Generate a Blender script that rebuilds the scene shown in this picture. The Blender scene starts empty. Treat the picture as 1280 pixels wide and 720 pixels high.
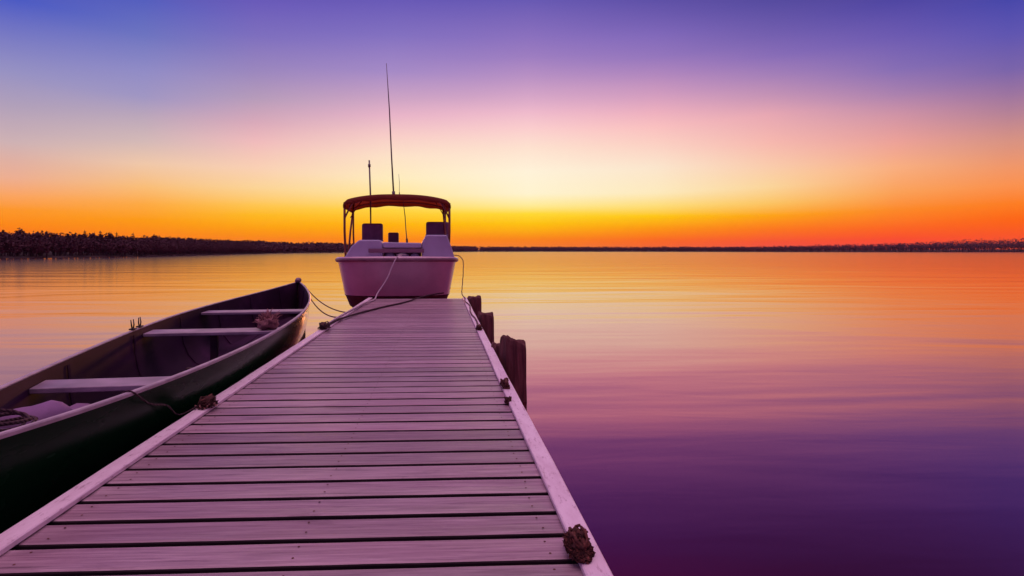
import bpy, bmesh, math, random
from mathutils import Vector, Matrix, noise as mnoise
C = bpy.context.scene
COL = C.collection
rnd = random.Random(7)
R = math.radians
PI = math.pi

# ------------------------------------------------------------------ camera
YAW = 0.0466
EYE = 1.25
cam_d = bpy.data.cameras.new('camera'); cam = bpy.data.objects.new('camera', cam_d); COL.objects.link(cam)
cam_d.sensor_width = 36; cam_d.lens = 36*750/1280
cam_d.shift_x = 53/1280; cam_d.shift_y = -47/1280
cam_d.clip_start = .05; cam_d.clip_end = 9000
cam.location = (0, 0, EYE); cam.rotation_euler = (R(90), 0, -YAW)
C.camera = cam
C.view_settings.view_transform = 'Standard'; C.view_settings.look = 'None'
C.view_settings.exposure = 0.0; C.view_settings.gamma = 1
C.render.engine = 'CYCLES'
C.cycles.use_denoising = True
C.cycles.max_bounces = 8; C.cycles.volume_bounces = 1

SUN_AZ, SUN_EL = -4.0, 2.2        # degrees, azimuth clockwise from +Y

def lin(c):
    def f(v):
        v /= 255
        return v/12.92 if v <= .04045 else ((v+.055)/1.055)**2.4
    return (f(c[0]), f(c[1]), f(c[2]), 1)

# ------------------------------------------------------------------ sky
# photo rows (height 0..313 of 720) measured down nine directions of the dusk sky
SKY = {
 20: [(0,75,90,195),(44,118,120,195),(89,150,145,195),(133,177,160,186),(178,207,178,180),(222,238,175,145),(245,252,165,95),(262,255,152,40),(278,255,140,15),(300,250,110,10)],
 180: [(0,85,95,190),(44,108,115,192),(89,145,140,198),(120,160,150,195),(144,185,165,187),(178,212,185,183),(205,240,200,170),(233,250,190,120),(255,255,170,65),(275,255,155,10),(300,252,125,10)],
 320: [(0,105,90,185),(44,125,110,190),(89,155,135,190),(122,182,155,186),(155,218,170,186),(178,240,187,188),(210,250,208,180),(233,252,212,150),(255,255,198,80),(268,255,185,30),(285,255,160,0),(300,250,130,10)],
 490: [(0,105,90,183),(44,130,112,192),(89,165,138,198),(122,205,163,196),(145,232,180,200),(170,248,205,200),(195,253,226,200),(222,254,236,190),(245,255,228,150),(262,255,212,60),(280,255,180,0),(300,252,135,0)],
 660: [(0,105,90,180),(44,138,112,190),(72,158,126,193),(96,185,145,196),(118,212,164,199),(140,239,186,204),(160,251,205,206),(185,254,226,208),(215,255,243,217),(242,255,244,208),(257,255,236,150),(267,255,218,50),(280,255,195,0),(300,252,130,0)],
 820: [(0,100,85,177),(44,132,107,190),(72,150,119,190),(96,180,137,190),(118,210,156,191),(140,238,176,191),(158,250,192,192),(178,252,207,195),(210,252,230,205),(240,254,235,190),(257,255,222,120),(269,255,200,15),(285,255,152,0),(300,254,105,15)],
 960: [(0,95,83,175),(44,119,98,180),(72,138,110,184),(96,165,128,184),(120,197,147,181),(145,232,168,179),(178,247,184,175),(210,251,205,172),(233,252,214,155),(253,253,198,100),(269,255,165,15),(287,255,118,20),(302,252,85,40)],
 1120: [(0,85,75,174),(44,108,90,178),(89,135,110,180),(120,172,130,174),(144,207,147,166),(178,237,162,152),(210,250,175,128),(240,252,162,88),(262,255,138,35),(285,255,102,25),(300,254,75,35)],
 1260: [(0,73,73,174),(44,95,85,176),(89,122,100,170),(120,156,116,160),(144,182,130,150),(178,217,147,130),(210,241,151,105),(233,252,146,78),(255,255,126,30),(275,255,102,8),(295,252,85,28)],
}
def build_world():
    w = bpy.data.worlds.new('World'); C.world = w; w.use_nodes = True
    nt = w.node_tree; N = nt.nodes; L = nt.links; N.clear()
    def math_(op, a, b=None, c=None, clamp=False):
        n = N.new('ShaderNodeMath'); n.operation = op; n.use_clamp = clamp
        for i, v in enumerate((a, b, c)):
            if v is None: continue
            if isinstance(v, (int, float)): n.inputs[i].default_value = v
            else: L.new(v, n.inputs[i])
        return n.outputs[0]
    tc = N.new('ShaderNodeTexCoord'); sep = N.new('ShaderNodeSeparateXYZ'); L.new(tc.outputs['Generated'], sep.inputs[0])
    X, Y, Z = sep.outputs
    el = math_('ARCSINE', math_('MAXIMUM', math_('MINIMUM', Z, 1.0), -1.0))
    az = math_('ARCTAN2', X, Y)
    EMAX = R(24.0)
    # a very soft unevenness, as thin high haze gives
    mp = N.new('ShaderNodeMapping'); mp.inputs['Scale'].default_value = (1.2, 1.2, 7); L.new(tc.outputs['Generated'], mp.inputs[0])
    nz = N.new('ShaderNodeTexNoise'); nz.inputs['Scale'].default_value = 1.6; nz.inputs['Detail'].default_value = 3; L.new(mp.outputs[0], nz.inputs['Vector'])
    wob = math_('MULTIPLY', math_('SUBTRACT', nz.outputs['Fac'], .5), .012)
    t = math_('DIVIDE', math_('ADD', el, math_('MULTIPLY', wob, math_('MULTIPLY', el, 8.0, clamp=True))), EMAX, clamp=True)
    out = None; pa = None
    for px in sorted(SKY):
        a = math.atan((px-587)/750) + YAW
        stops = []
        for (y, r, g, b) in SKY[px]:
            e = math.atan((313-y)/math.hypot(750, px-587))
            stops.append((e/EMAX, lin((r, g, b))))
        stops.sort()
        cr = N.new('ShaderNodeValToRGB'); e = cr.color_ramp.elements
        cr.color_ramp.interpolation = 'LINEAR'
        while len(e) > 1: e.remove(e[-1])
        e[0].position = stops[0][0]; e[0].color = stops[0][1]
        for p, c in stops[1:]:
            q = e.new(p); q.color = c
        q = e.new(1.0); q.color = lin((78, 66, 165))
        L.new(t, cr.inputs[0])
        if out is None: out = cr.outputs[0]
        else:
            f = N.new('ShaderNodeMapRange'); f.clamp = True; f.interpolation_type = 'SMOOTHSTEP' if 0 else 'LINEAR'
            f.inputs['From Min'].default_value = pa; f.inputs['From Max'].default_value = a
            L.new(az, f.inputs['Value'])
            m = N.new('ShaderNodeMix'); m.data_type = 'RGBA'
            L.new(f.outputs[0], m.inputs['Factor']); L.new(out, m.inputs['A']); L.new(cr.outputs[0], m.inputs['B'])
            out = m.outputs['Result']
        pa = a
    # away from the afterglow the low sky is a dusky violet
    back = N.new('ShaderNodeValToRGB'); e = back.color_ramp.elements
    e[0].position = 0; e[0].color = lin((150, 95, 130)); e[1].position = 1; e[1].color = lin((78, 66, 165))
    L.new(t, back.inputs[0])
    f = N.new('ShaderNodeMapRange'); f.interpolation_type = 'SMOOTHSTEP'
    f.inputs['From Min'].default_value = R(50); f.inputs['From Max'].default_value = R(105)
    L.new(math_('ABSOLUTE', az), f.inputs['Value'])
    m = N.new('ShaderNodeMix'); m.data_type = 'RGBA'
    L.new(f.outputs[0], m.inputs['Factor']); L.new(out, m.inputs['A']); L.new(back.outputs[0], m.inputs['B'])
    # the upper sky, overhead: unseen pink brightness added to light the dock
    up = N.new('ShaderNodeValToRGB'); e = up.color_ramp.elements
    while len(e) > 1: e.remove(e[-1])
    e[0].position = 0; e[0].color = lin((78, 66, 165))
    for p, c in ((.06, (88, 50, 140)), (.14, (92, 45, 120)), (.28, (120, 65, 120)), (.42, (222, 156, 196)), (1.0, (244, 198, 226))):
        q = e.new(p); q.color = lin(c)
    L.new(math_('DIVIDE', math_('SUBTRACT', el, EMAX), R(66), clamp=True), up.inputs[0])
    vs = N.new('ShaderNodeVectorMath'); vs.operation = 'SCALE'; L.new(up.outputs[0], vs.inputs[0])
    L.new(math_('ADD', 1.0, math_('MULTIPLY', math_('DIVIDE', math_('SUBTRACT', el, R(48)), R(30), clamp=True), ZEN)), vs.inputs['Scale'])
    m2 = N.new('ShaderNodeMix'); m2.data_type = 'RGBA'
    L.new(math_('GREATER_THAN', el, EMAX), m2.inputs['Factor']); L.new(m.outputs['Result'], m2.inputs['A']); L.new(vs.outputs[0], m2.inputs['B'])
    def mr(v, a, b):
        n = N.new('ShaderNodeMapRange'); n.interpolation_type = 'SMOOTHSTEP'; n.inputs['From Min'].default_value = R(a); n.inputs['From Max'].default_value = R(b)
        L.new(v, n.inputs['Value']); return n.outputs[0]
    # sky high on the right, mostly unseen, darkened to dim the water's reflection
    k = math_('MULTIPLY', math_('MULTIPLY', mr(az, 5, 48), mr(el, 15, 27)), math_('SUBTRACT', 1.0, mr(el, 42, 58)))
    dk = N.new('ShaderNodeVectorMath'); dk.operation = 'SCALE'; L.new(m2.outputs['Result'], dk.inputs[0]); L.new(math_('SUBTRACT', 1.0, math_('MULTIPLY', k, .72)), dk.inputs['Scale'])
    sky = N.new('ShaderNodeTexSky'); sky.sky_type = 'NISHITA'; sky.sun_disc = False
    sky.sun_elevation = R(SUN_EL); sky.sun_rotation = R(SUN_AZ)
    b1 = N.new('ShaderNodeBackground'); b1.inputs['Strength'].default_value = NISHITA; L.new(sky.outputs[0], b1.inputs['Color'])
    b2 = N.new('ShaderNodeBackground'); b2.inputs['Strength'].default_value = 1.0; L.new(dk.outputs[0], b2.inputs['Color'])
    ad = N.new('ShaderNodeAddShader'); L.new(b1.outputs[0], ad.inputs[0]); L.new(b2.outputs[0], ad.inputs[1])
    o = N.new('ShaderNodeOutputWorld'); L.new(ad.outputs[0], o.inputs['Surface'])
NISHITA = 0.0008; ZEN = 1.45
build_world()

sun_d = bpy.data.lights.new('sun', 'SUN'); sun = bpy.data.objects.new('sun', sun_d); COL.objects.link(sun)
sun_d.energy = 0.35; sun_d.angle = R(3); sun_d.color = (1.0, .32, .10)
sd = Vector((math.sin(R(SUN_AZ))*math.cos(R(SUN_EL)), math.cos(R(SUN_AZ))*math.cos(R(SUN_EL)), math.sin(R(SUN_EL))))
sun.rotation_euler = sd.to_track_quat('Z', 'Y').to_euler()
sun.location = (0, 0, 30)

# ------------------------------------------------------------------ helpers
class MB:
    """collects shapes into one mesh"""
    def __init__(s): s.v = []; s.f = []; s.sm = []; s.mi = []; s.tone = []
    def add(s, vs, fs, smooth=False, mi=0, tone=.5):
        o = len(s.v); s.v += [tuple(p) for p in vs]
        for f in fs:
            s.f.append(tuple(i+o for i in f)); s.sm.append(smooth); s.mi.append(mi); s.tone.append(tone)
    def box(s, x0, x1, y0, y1, z0, z1, M=None, bev=0, **k):
        if bev:
            bm = bmesh.new(); bmesh.ops.create_cube(bm, size=1)
            for v in bm.verts:
                v.co = Vector((x0+(v.co.x+.5)*(x1-x0), y0+(v.co.y+.5)*(y1-y0), z0+(v.co.z+.5)*(z1-z0)))
            bmesh.ops.bevel(bm, geom=bm.edges[:], offset=bev, segments=2, affect='EDGES', profile=.5)
            vs = [v.co.copy() for v in bm.verts]; fs = [[v.index for v in f.verts] for f in bm.faces]; bm.free()
        else:
            vs = [Vector(p) for p in ((x0,y0,z0),(x1,y0,z0),(x1,y1,z0),(x0,y1,z0),(x0,y0,z1),(x1,y0,z1),(x1,y1,z1),(x0,y1,z1))]
            fs = [(0,3,2,1),(4,5,6,7),(0,1,5,4),(1,2,6,5),(2,3,7,6),(3,0,4,7)]
        if M is not None: vs = [M @ v for v in vs]
        s.add(vs, fs, **k)
    def prism(s, poly, y0, y1, bev=0, **k):
        """polygon in x,z extruded along y"""
        bm = bmesh.new(); vs = [bm.verts.new((x, y0, z)) for x, z in poly]; f = bm.faces.new(vs)
        r = bmesh.ops.extrude_face_region(bm, geom=[f])
        for g in r['geom']:
            if isinstance(g, bmesh.types.BMVert): g.co.y = y1
        bmesh.ops.recalc_face_normals(bm, faces=bm.faces[:])
        if bev: bmesh.ops.bevel(bm, geom=bm.edges[:], offset=bev, segments=3, affect='EDGES', profile=.5)
        bm.verts.ensure_lookup_table(); bm.verts.index_update()
        s.add([v.co.copy() for v in bm.verts], [[v.index for v in f.verts] for f in bm.faces], **k); bm.free()
    def grid(s, rows, closed=False, **k):
        n = len(rows[0]); vs = [p for r in rows for p in r]; fs = []
        for i in range(len(rows)-1):
            for j in range(n if closed else n-1):
                a = i*n+j; b = i*n+(j+1) % n
                fs.append((a, b, b+n, a+n))
        s.add(vs, fs, **k)
    def tube(s, pts, r, seg=8, cap=True, smooth=True, **k):
        pts = [Vector(p) for p in pts]; n = len(pts)
        rs = r if isinstance(r, (list, tuple)) else [r]*n
        up = None; rows = []
        for i, p in enumerate(pts):
            t = (pts[min(i+1, n-1)]-pts[max(i-1, 0)])
            t = t.normalized() if t.length > 1e-9 else Vector((0, 0, 1))
            if up is None: up = t.orthogonal().normalized()
            up = (up - t*up.dot(t)); up = up.normalized() if up.length > 1e-6 else t.orthogonal().normalized()
            b = t.cross(up)
            rows.append([p+(up*math.cos(2*PI*j/seg)+b*math.sin(2*PI*j/seg))*rs[i] for j in range(seg)])
        vs = [p for q in rows for p in q]; fs = []
        for i in range(n-1):
            for j in range(seg):
                a = i*seg+j; b = i*seg+(j+1) % seg; fs.append((a, b, b+seg, a+seg))
        if cap: fs.append(tuple(range(seg-1, -1, -1))); fs.append(tuple((n-1)*seg+j for j in range(seg)))
        s.add(vs, fs, smooth=smooth, **k)
    def blob(s, c, rad, sub=2, amp=.15, freq=3.0, seed=0, smooth=True, **k):
        bm = bmesh.new(); bmesh.ops.create_icosphere(bm, subdivisions=sub, radius=1)
        for v in bm.verts:
            d = 1+amp*mnoise.noise(v.co*freq+Vector((seed, seed*.7, 0)))
            v.co = Vector((v.co.x*rad[0]*d, v.co.y*rad[1]*d, v.co.z*rad[2]*d))+Vector(c)
        s.add([v.co.copy() for v in bm.verts], [[v.index for v in f.verts] for f in bm.faces], smooth=smooth, **k); bm.free()
    def build(s, name, mats, parent=None, solid=0, bevel=0, sub=0):
        me = bpy.data.meshes.new(name); me.from_pydata(s.v, [], s.f)
        me.polygons.foreach_set('use_smooth', s.sm)
        mats = mats if isinstance(mats, (list, tuple)) else [mats]
        for m in mats: me.materials.append(m)
        me.polygons.foreach_set('material_index', s.mi)
        at = me.attributes.new('tone', 'FLOAT', 'FACE'); at.data.foreach_set('value', s.tone)
        me.update()
        o = bpy.data.objects.new(name, me); COL.objects.link(o)
        if parent is not None: o.parent = parent
        if solid:
            m = o.modifiers.new('solid', 'SOLIDIFY'); m.thickness = solid; m.offset = 0
        if bevel:
            m = o.modifiers.new('bevel', 'BEVEL'); m.width = bevel; m.segments = 2
        if sub:
            m = o.modifiers.new('sub', 'SUBSURF'); m.levels = sub; m.render_levels = sub
        return o
def tag(o, label=None, cat=None, group=None, kind=None):
    if label: o['label'] = label
    if cat: o['category'] = cat
    if group: o['group'] = group
    if kind: o['kind'] = kind
    return o
def empty(name, loc=(0, 0, 0), rz=0):
    o = bpy.data.objects.new(name, None); COL.objects.link(o); o.location = loc; o.rotation_euler = (0, 0, rz)
    o.empty_display_size = .2
    return o
def rebase(o, loc):
    """move an object's origin to loc, keeping its mesh where it is"""
    d = Vector(loc); o.data.transform(Matrix.Translation(-d)); o.location = d
    return o

class Mat:
    def __init__(s, name):
        s.m = bpy.data.materials.new(name); s.m.use_nodes = True
        s.N = s.m.node_tree.nodes; s.L = s.m.node_tree.links
        s.b = s.N['Principled BSDF']; s.tc = s.N.new('ShaderNodeTexCoord')
    def noise(s, scale, detail=4, vec=(1, 1, 1), rough=.6, dist=0):
        mp = s.N.new('ShaderNodeMapping'); mp.inputs['Scale'].default_value = vec; s.L.new(s.tc.outputs['Object'], mp.inputs[0])
        n = s.N.new('ShaderNodeTexNoise'); n.inputs['Scale'].default_value = scale; n.inputs['Detail'].default_value = detail
        n.inputs['Roughness'].default_value = rough; n.inputs['Distortion'].default_value = dist
        s.L.new(mp.outputs[0], n.inputs['Vector']); return n.outputs['Fac']
    def ramp(s, fac, stops):
        r = s.N.new('ShaderNodeValToRGB'); e = r.color_ramp.elements
        e[0].position, e[0].color = stops[0][0], (*stops[0][1], 1)
        e[1].position, e[1].color = stops[-1][0], (*stops[-1][1], 1)
        for p, c in stops[1:-1]:
            q = e.new(p); q.color = (*c, 1)
        s.L.new(fac, r.inputs[0]); return r.outputs[0]
    def mix(s, fac, a, b, mode='MIX'):
        m = s.N.new('ShaderNodeMix'); m.data_type = 'RGBA'; m.blend_type = mode
        for k, v in (('Factor', fac), ('A', a), ('B', b)):
            if isinstance(v, (int, float)): m.inputs[k].default_value = v
            elif isinstance(v, tuple): m.inputs[k].default_value = (*v, 1)
            else: s.L.new(v, m.inputs[k])
        return m.outputs['Result']
    def math(s, op, a, b=0.0, clamp=False):
        n = s.N.new('ShaderNodeMath'); n.operation = op; n.use_clamp = clamp
        for i, v in enumerate((a, b)):
            if isinstance(v, (int, float)): n.inputs[i].default_value = v
            else: s.L.new(v, n.inputs[i])
        return n.outputs[0]
    def set(s, color=None, rough=None, **k):
        for key, v in (('Base Color', color), ('Roughness', rough), *k.items()):
            key = key.replace('_', ' ')
            if v is None: continue
            if isinstance(v, tuple): s.b.inputs[key].default_value = (*v, 1)
            elif isinstance(v, (int, float)): s.b.inputs[key].default_value = v
            else: s.L.new(v, s.b.inputs[key])
        return s
    def bump(s, h, strength=.3, dist=.01, chain=None):
        b = s.N.new('ShaderNodeBump'); b.inputs['Strength'].default_value = strength; b.inputs['Distance'].default_value = dist
        s.L.new(h, b.inputs['Height'])
        if chain: s.L.new(chain, b.inputs['Normal'])
        s.L.new(b.outputs[0], s.b.inputs['Normal']); return b.outputs[0]
    def tone(s):
        a = s.N.new('ShaderNodeAttribute'); a.attribute_name = 'tone'; return a.outputs['Fac']

def painted(name, c, rough=.4, var=.25, scale=3, metal=0, bump=.1, **k):
    m = Mat(name); n = m.noise(scale, 6); d = tuple(v*(1-var) for v in c)
    m.set(m.ramp(n, [(.3, d), (.65, c)]), m.math('ADD', m.math('MULTIPLY', m.noise(scale*4, 3), .2), rough-.1), Metallic=metal, **k)
    m.bump(m.noise(scale*20, 4), bump, .004); return m.m

# deck planks: weathered wood, grain along x
def mk_plank():
    m = Mat('weathered_plank')
    grain = m.noise(6, 8, (.55, 14, 6), .7, .3); broad = m.noise(1.1, 4, (.7, 3, 1)); fine = m.noise(40, 5, (.3, 10, 4), .7)
    c = m.ramp(grain, [(.30, (.13, .085, .10)), (.44, (.31, .225, .25)), (.56, (.43, .33, .355)), (.72, (.62, .50, .52))])
    c = m.mix(m.math('MULTIPLY', m.ramp(broad, [(.35, (0, 0, 0)), (.7, (1, 1, 1))]), .45), c, (.32, .15, .22))
    t = m.math('ADD', m.math('MULTIPLY', m.tone(), .5), .72)
    cc = m.N.new('ShaderNodeCombineColor')
    for i in range(3): m.L.new(t, cc.inputs[i])
    c = m.mix(1.0, c, cc.outputs[0], 'MULTIPLY')
    knots = m.N.new('ShaderNodeTexVoronoi'); mp = m.N.new('ShaderNodeMapping'); mp.inputs['Scale'].default_value = (1.1, 4.2, 1)
    m.L.new(m.tc.outputs['Object'], mp.inputs[0]); m.L.new(mp.outputs[0], knots.inputs['Vector']); knots.inputs['Scale'].default_value = 1.3
    kf = m.ramp(m.math('ADD', knots.outputs['Distance'], m.math('MULTIPLY', m.math('SUBTRACT', grain, .5), .25)), [(.04, (1, 1, 1)), (.2, (0, 0, 0))])
    c = m.mix(m.math('MULTIPLY', kf, .8), c, (.10, .04, .07))
    st = m.ramp(m.noise(2.2, 5, (.8, 2.2, 1), .7, 1.2), [(.60, (0, 0, 0)), (.70, (1, 1, 1))])
    c = m.mix(m.math('MULTIPLY', st, .4), c, (.12, .06, .085))
    crack = m.ramp(m.noise(5, 3, (.35, 22, 1), .5, .2), [(.68, (0, 0, 0)), (.72, (1, 1, 1))]); c = m.mix(m.math('MULTIPLY', crack, .7), c, (.06, .025, .04))
    m.set(c, m.math('ADD', m.math('MULTIPLY', fine, .2), .27), IOR=1.6)
    b = m.bump(grain, .3, .005); m.bump(fine, .3, .002, b)
    return m.m
def mk_piling():
    m = Mat('old_piling_wood'); g = m.noise(7, 8, (5, 5, .35), .7, .5); h = m.noise(2, 4)
    c = m.ramp(g, [(.3, (.05, .016, .018)), (.5, (.17, .06, .055)), (.75, (.36, .16, .14))])
    c = m.mix(m.math('MULTIPLY', h, .4), c, (.05, .02, .03)); m.set(c, .85); m.bump(g, .9, .02); return m.m
def mk_water():
    m = Mat('lake_water')
    m.set((.44, .075, .14), .11, Metallic=.95)
    def nz(scale, vec, rot, det=3, dist=0, loc=(0, 0, 0)):
        mp = m.N.new('ShaderNodeMapping'); mp.inputs['Scale'].default_value = vec; mp.inputs['Rotation'].default_value = (0, 0, R(rot)); mp.inputs['Location'].default_value = loc
        m.L.new(m.tc.outputs['Object'], mp.inputs[0]); n = m.N.new('ShaderNodeTexNoise'); n.inputs['Scale'].default_value = scale
        n.inputs['Detail'].default_value = det; n.inputs['Distortion'].default_value = dist; m.L.new(mp.outputs[0], n.inputs['Vector']); return n.outputs['Fac']
    b0 = m.bump(nz(.42, (.24, 1.0, 1), 38, 2, .7, (13.7, 5.9, 2.2)), .26, .11)
    b1 = m.bump(nz(.9, (.20, 1.0, 1), 26, 2, .5, (3, 8, 1)), .13, .05, b0)
    b2 = m.bump(nz(2.6, (.25, 1.0, 1), 12, 3, .4), .08, .02, b1)
    m.bump(nz(8, (.3, 1, 1), -5, 2), .05, .005, b2)
    return m.m
def mk_leaf(name, dark, light, transl=.25):
    m = Mat(name); n = m.noise(.35, 4); t = m.tone()
    c = m.mix(t, dark, light); c = m.mix(m.math('MULTIPLY', n, .5), c, dark)
    m.set(c, .8); return m.m
def mk_canvas():
    m = Mat('red_canvas'); w = m.noise(60, 2, (1, 1, 1)); n = m.noise(2.5, 4)
    c = m.ramp(n, [(.3, (.22, .05, .03)), (.7, (.34, .085, .045))]); m.set(c, .85); m.bump(w, .2, .002)
    tr = m.N.new('ShaderNodeBsdfTranslucent'); tr.inputs[0].default_value = (.75, .24, .06, 1)
    mx = m.N.new('ShaderNodeMixShader'); mx.inputs[0].default_value = .5
    out = m.N['Material Output']; m.L.new(m.b.outputs[0], mx.inputs[1]); m.L.new(tr.outputs[0], mx.inputs[2]); m.L.new(mx.outputs[0], out.inputs['Surface'])
    return m.m
def mk_rope(name, c, d):
    m = Mat(name); w = m.N.new('ShaderNodeTexWave'); w.inputs['Scale'].default_value = 28; w.inputs['Distortion'].default_value = 1.5
    w.bands_direction = 'DIAGONAL'; m.L.new(m.tc.outputs['Object'], w.inputs['Vector'])
    m.set(m.mix(m.math('MULTIPLY', w.outputs['Fac'], .7), c, d), .85); m.bump(w.outputs['Fac'], .8, .006); return m.m
def mk_rust():
    m = Mat('rust'); n = m.noise(45, 7, rough=.75); n2 = m.noise(12, 4)
    c = m.ramp(n, [(.3, (.04, .010, .009)), (.52, (.15, .04, .025)), (.75, (.46, .17, .11))]); c = m.mix(m.math('MULTIPLY', n2, .5), c, (.05, .012, .012))
    m.set(c, .85); m.bump(n, .9, .01); return m.m
def mk_rail():
    m = Mat('pale_edge_rail'); n = m.noise(5, 7, (3, .8, 3), .7); s_ = m.noise(28, 5, (2, .6, 2), .7)
    c = m.ramp(n, [(.3, (.74, .60, .66)), (.6, (.90, .80, .85))])
    c = m.mix(m.ramp(s_, [(.56, (0, 0, 0)), (.7, (.7, .7, .7))]), c, (.34, .19, .24))
    m.set(c, .42); m.bump(s_, .3, .003); return m.m
def mk_green():
    m = Mat('dark_green_hull'); n = m.noise(1.3, 5, (1, .4, 2)); s_ = m.noise(14, 6, (1, .12, 1), .7)
    c = m.ramp(n, [(.3, (.0008, .014, .004)), (.7, (.0015, .034, .009))]); c = m.mix(m.ramp(s_, [(.64, (0, 0, 0)), (.74, (.35, .35, .35))]), c, (.010, .028, .014))
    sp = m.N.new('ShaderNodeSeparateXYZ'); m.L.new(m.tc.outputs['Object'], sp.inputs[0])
    bow_glow = m.ramp(m.math('ADD', m.math('MULTIPLY', m.math('SUBTRACT', sp.outputs[1], -.5), .55), m.math('MULTIPLY', m.math('SUBTRACT', s_, .5), .6)), [(.15, (0, 0, 0)), (.75, (1, 1, 1))])  # sunset glow towards the bow, painted into the hull colour
    c = m.mix(bow_glow, c, (.70, .24, .06)); spec = m.math('ADD', m.math('MULTIPLY', m.math('MULTIPLY', bow_glow, 1.0), .5), .08)
    m.set(c, m.math('ADD', m.math('MULTIPLY', n, .2), .16), Specular_IOR_Level=spec, Coat_Weight=m.math('ADD', m.math('MULTIPLY', bow_glow, .8), .03), Coat_Roughness=.08); m.bump(s_, .15, .003); return m.m
def mk_inner():
    m = Mat('worn_inner_hull'); n = m.noise(1.6, 6, (1, .5, 1)); s_ = m.noise(9, 6, (2, .25, 2), .7)
    c = m.ramp(n, [(.3, (.016, .004, .018)), (.55, (.042, .011, .045)), (.78, (.12, .035, .115))]); c = m.mix(m.math('MULTIPLY', s_, .5), c, (.03, .008, .028))
    m.set(c, .65, Specular_IOR_Level=.12); m.bump(s_, .3, .004); return m.m

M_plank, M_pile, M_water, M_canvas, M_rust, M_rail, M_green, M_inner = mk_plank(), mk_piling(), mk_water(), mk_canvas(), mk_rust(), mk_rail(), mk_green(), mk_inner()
M_beam = painted('dark_dock_timber', (.10, .055, .06), .8, .5, 4)
M_gapshade = painted('plank_gap_shade', (.02, .008, .012), .95, .5, 8)  # shade between the planks, painted dark on their sides and lower bevels
M_trim = painted('pale_gunwale', (.50, .43, .48), .4, .45, 7)
M_seat = painted('pale_thwart', (.42, .34, .40), .42, .5, 5)
def mk_gel():
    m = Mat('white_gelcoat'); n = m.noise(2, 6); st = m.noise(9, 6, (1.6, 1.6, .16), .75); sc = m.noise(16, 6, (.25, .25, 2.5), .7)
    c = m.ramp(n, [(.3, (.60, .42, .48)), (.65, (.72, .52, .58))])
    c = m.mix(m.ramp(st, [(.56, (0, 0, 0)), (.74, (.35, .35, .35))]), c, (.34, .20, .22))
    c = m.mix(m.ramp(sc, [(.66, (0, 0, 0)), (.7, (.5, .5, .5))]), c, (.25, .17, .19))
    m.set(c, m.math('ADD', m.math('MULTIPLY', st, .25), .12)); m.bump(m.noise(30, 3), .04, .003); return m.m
M_white = mk_gel()
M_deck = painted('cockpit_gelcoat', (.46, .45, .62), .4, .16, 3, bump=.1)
M_bottom = painted('bottom_paint', (.075, .018, .02), .6, .5, 5)
M_rub = painted('rub_rail', (.30, .17, .22), .4, .4, 8)
M_vinyl = painted('dark_seat_vinyl', (.24, .12, .19), .5, .3, 6)
M_tube = painted('canopy_tube', (.34, .12, .09), .35, .3, 9, metal=.6)
M_black = painted('black_plastic', (.02, .018, .02), .45, .4, 6)
M_ant = painted('antenna_fibreglass', (.16, .12, .14), .45, .2, 6)
M_ropew = mk_rope('pale_rope', (.72, .62, .66), (.46, .36, .40))
M_roped = mk_rope('dark_rope', (.07, .03, .04), (.025, .012, .016))
M_ropet = mk_rope('tan_rope', (.20, .13, .10), (.10, .06, .05))
M_cloth = painted('lavender_cloth', (.30, .17, .34), .8, .35, 6, bump=.4)
M_dried = painted('dried_weed', (.42, .20, .20), .85, .6, 25, bump=.6)
M_rock = painted('shore_ground', (.035, .022, .02), .95, .5, .3)
M_bark = painted('bark', (.07, .05, .045), .9, .5, 3)
M_leafd = mk_leaf('dark_foliage', (.050, .013, .020), (.075, .020, .028))
M_steel = painted('galvanised', (.45, .42, .44), .45, .3, 12, metal=.8)

# ------------------------------------------------------------------ water, shore
w = MB(); w.add([(-4000, -2500, 0), (4000, -2500, 0), (4000, 6000, 0), (-4000, 6000, 0)], [(0, 1, 2, 3)])
tag(w.build('water', M_water), 'calm lake water reflecting the orange and violet dusk sky', None, None, 'structure')

def pd(px, D):
    u = (px-587)/750
    return Vector((D*(u*math.cos(YAW)+math.sin(YAW)), D*(math.cos(YAW)-u*math.sin(YAW)), 0))
LINE = [(0, 94, 5.0), (172, 125, 4.7), (344, 276, 6.0), (430, 375, 6.8), (600, 625, 6.3), (700, 660, 6.4), (830, 600, 5.9), (940, 520, 5.4), (1100, 470, 7.9), (1190, 462, 10.4), (1280, 455, 13.0)]
shore_pts = [Vector((-300, -300, 0)), Vector((-170, -60, 0)), Vector((-105, 30, 0))] + [pd(p, d) for p, d, _ in LINE] + [pd(1420, 420), Vector((620, 150, 0)), Vector((700, -300, 0))]
hts = [6, 5.5, 5.2] + [h for _, _, h in LINE] + [15, 11, 9]
def resample(step_near=1.0):
    out = []
    for i in range(len(shore_pts)-1):
        a, b = shore_pts[i], shore_pts[i+1]; n = max(2, int((b-a).length/9))
        for k in range(n):
            t = k/n; p = a.lerp(b, t)
            j = mnoise.noise(Vector((p.x*.02, p.y*.02, 3)))*.02*p.length*.35
            p = p*(1+j/p.length)
            out.append((p, hts[i]*(1-t)+hts[i+1]*t))
    out.append((shore_pts[-1], hts[-1])); return out
SH = resample()
g = MB(); rows = []
for off, z in ((-6, -1.2), (0, -.06), (1.2, .22), (8, .5), (40, 1.3), (150, 2.2), (900, 3.0)):
    rows.append([(p*(1+(off+(mnoise.noise(Vector((p.x*.11, p.y*.11, off)))*min(3, off*.4) if off > 0 else 0))/p.length) + Vector((0, 0, z+mnoise.noise(Vector((p.x*.07, p.y*.07, 0)))*.1*(off > 2)))) for p, _ in SH])
g.grid(rows, smooth=True); tag(g.build('shore', M_rock), 'low dark bank of the far shore', None, None, 'structure')

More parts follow.
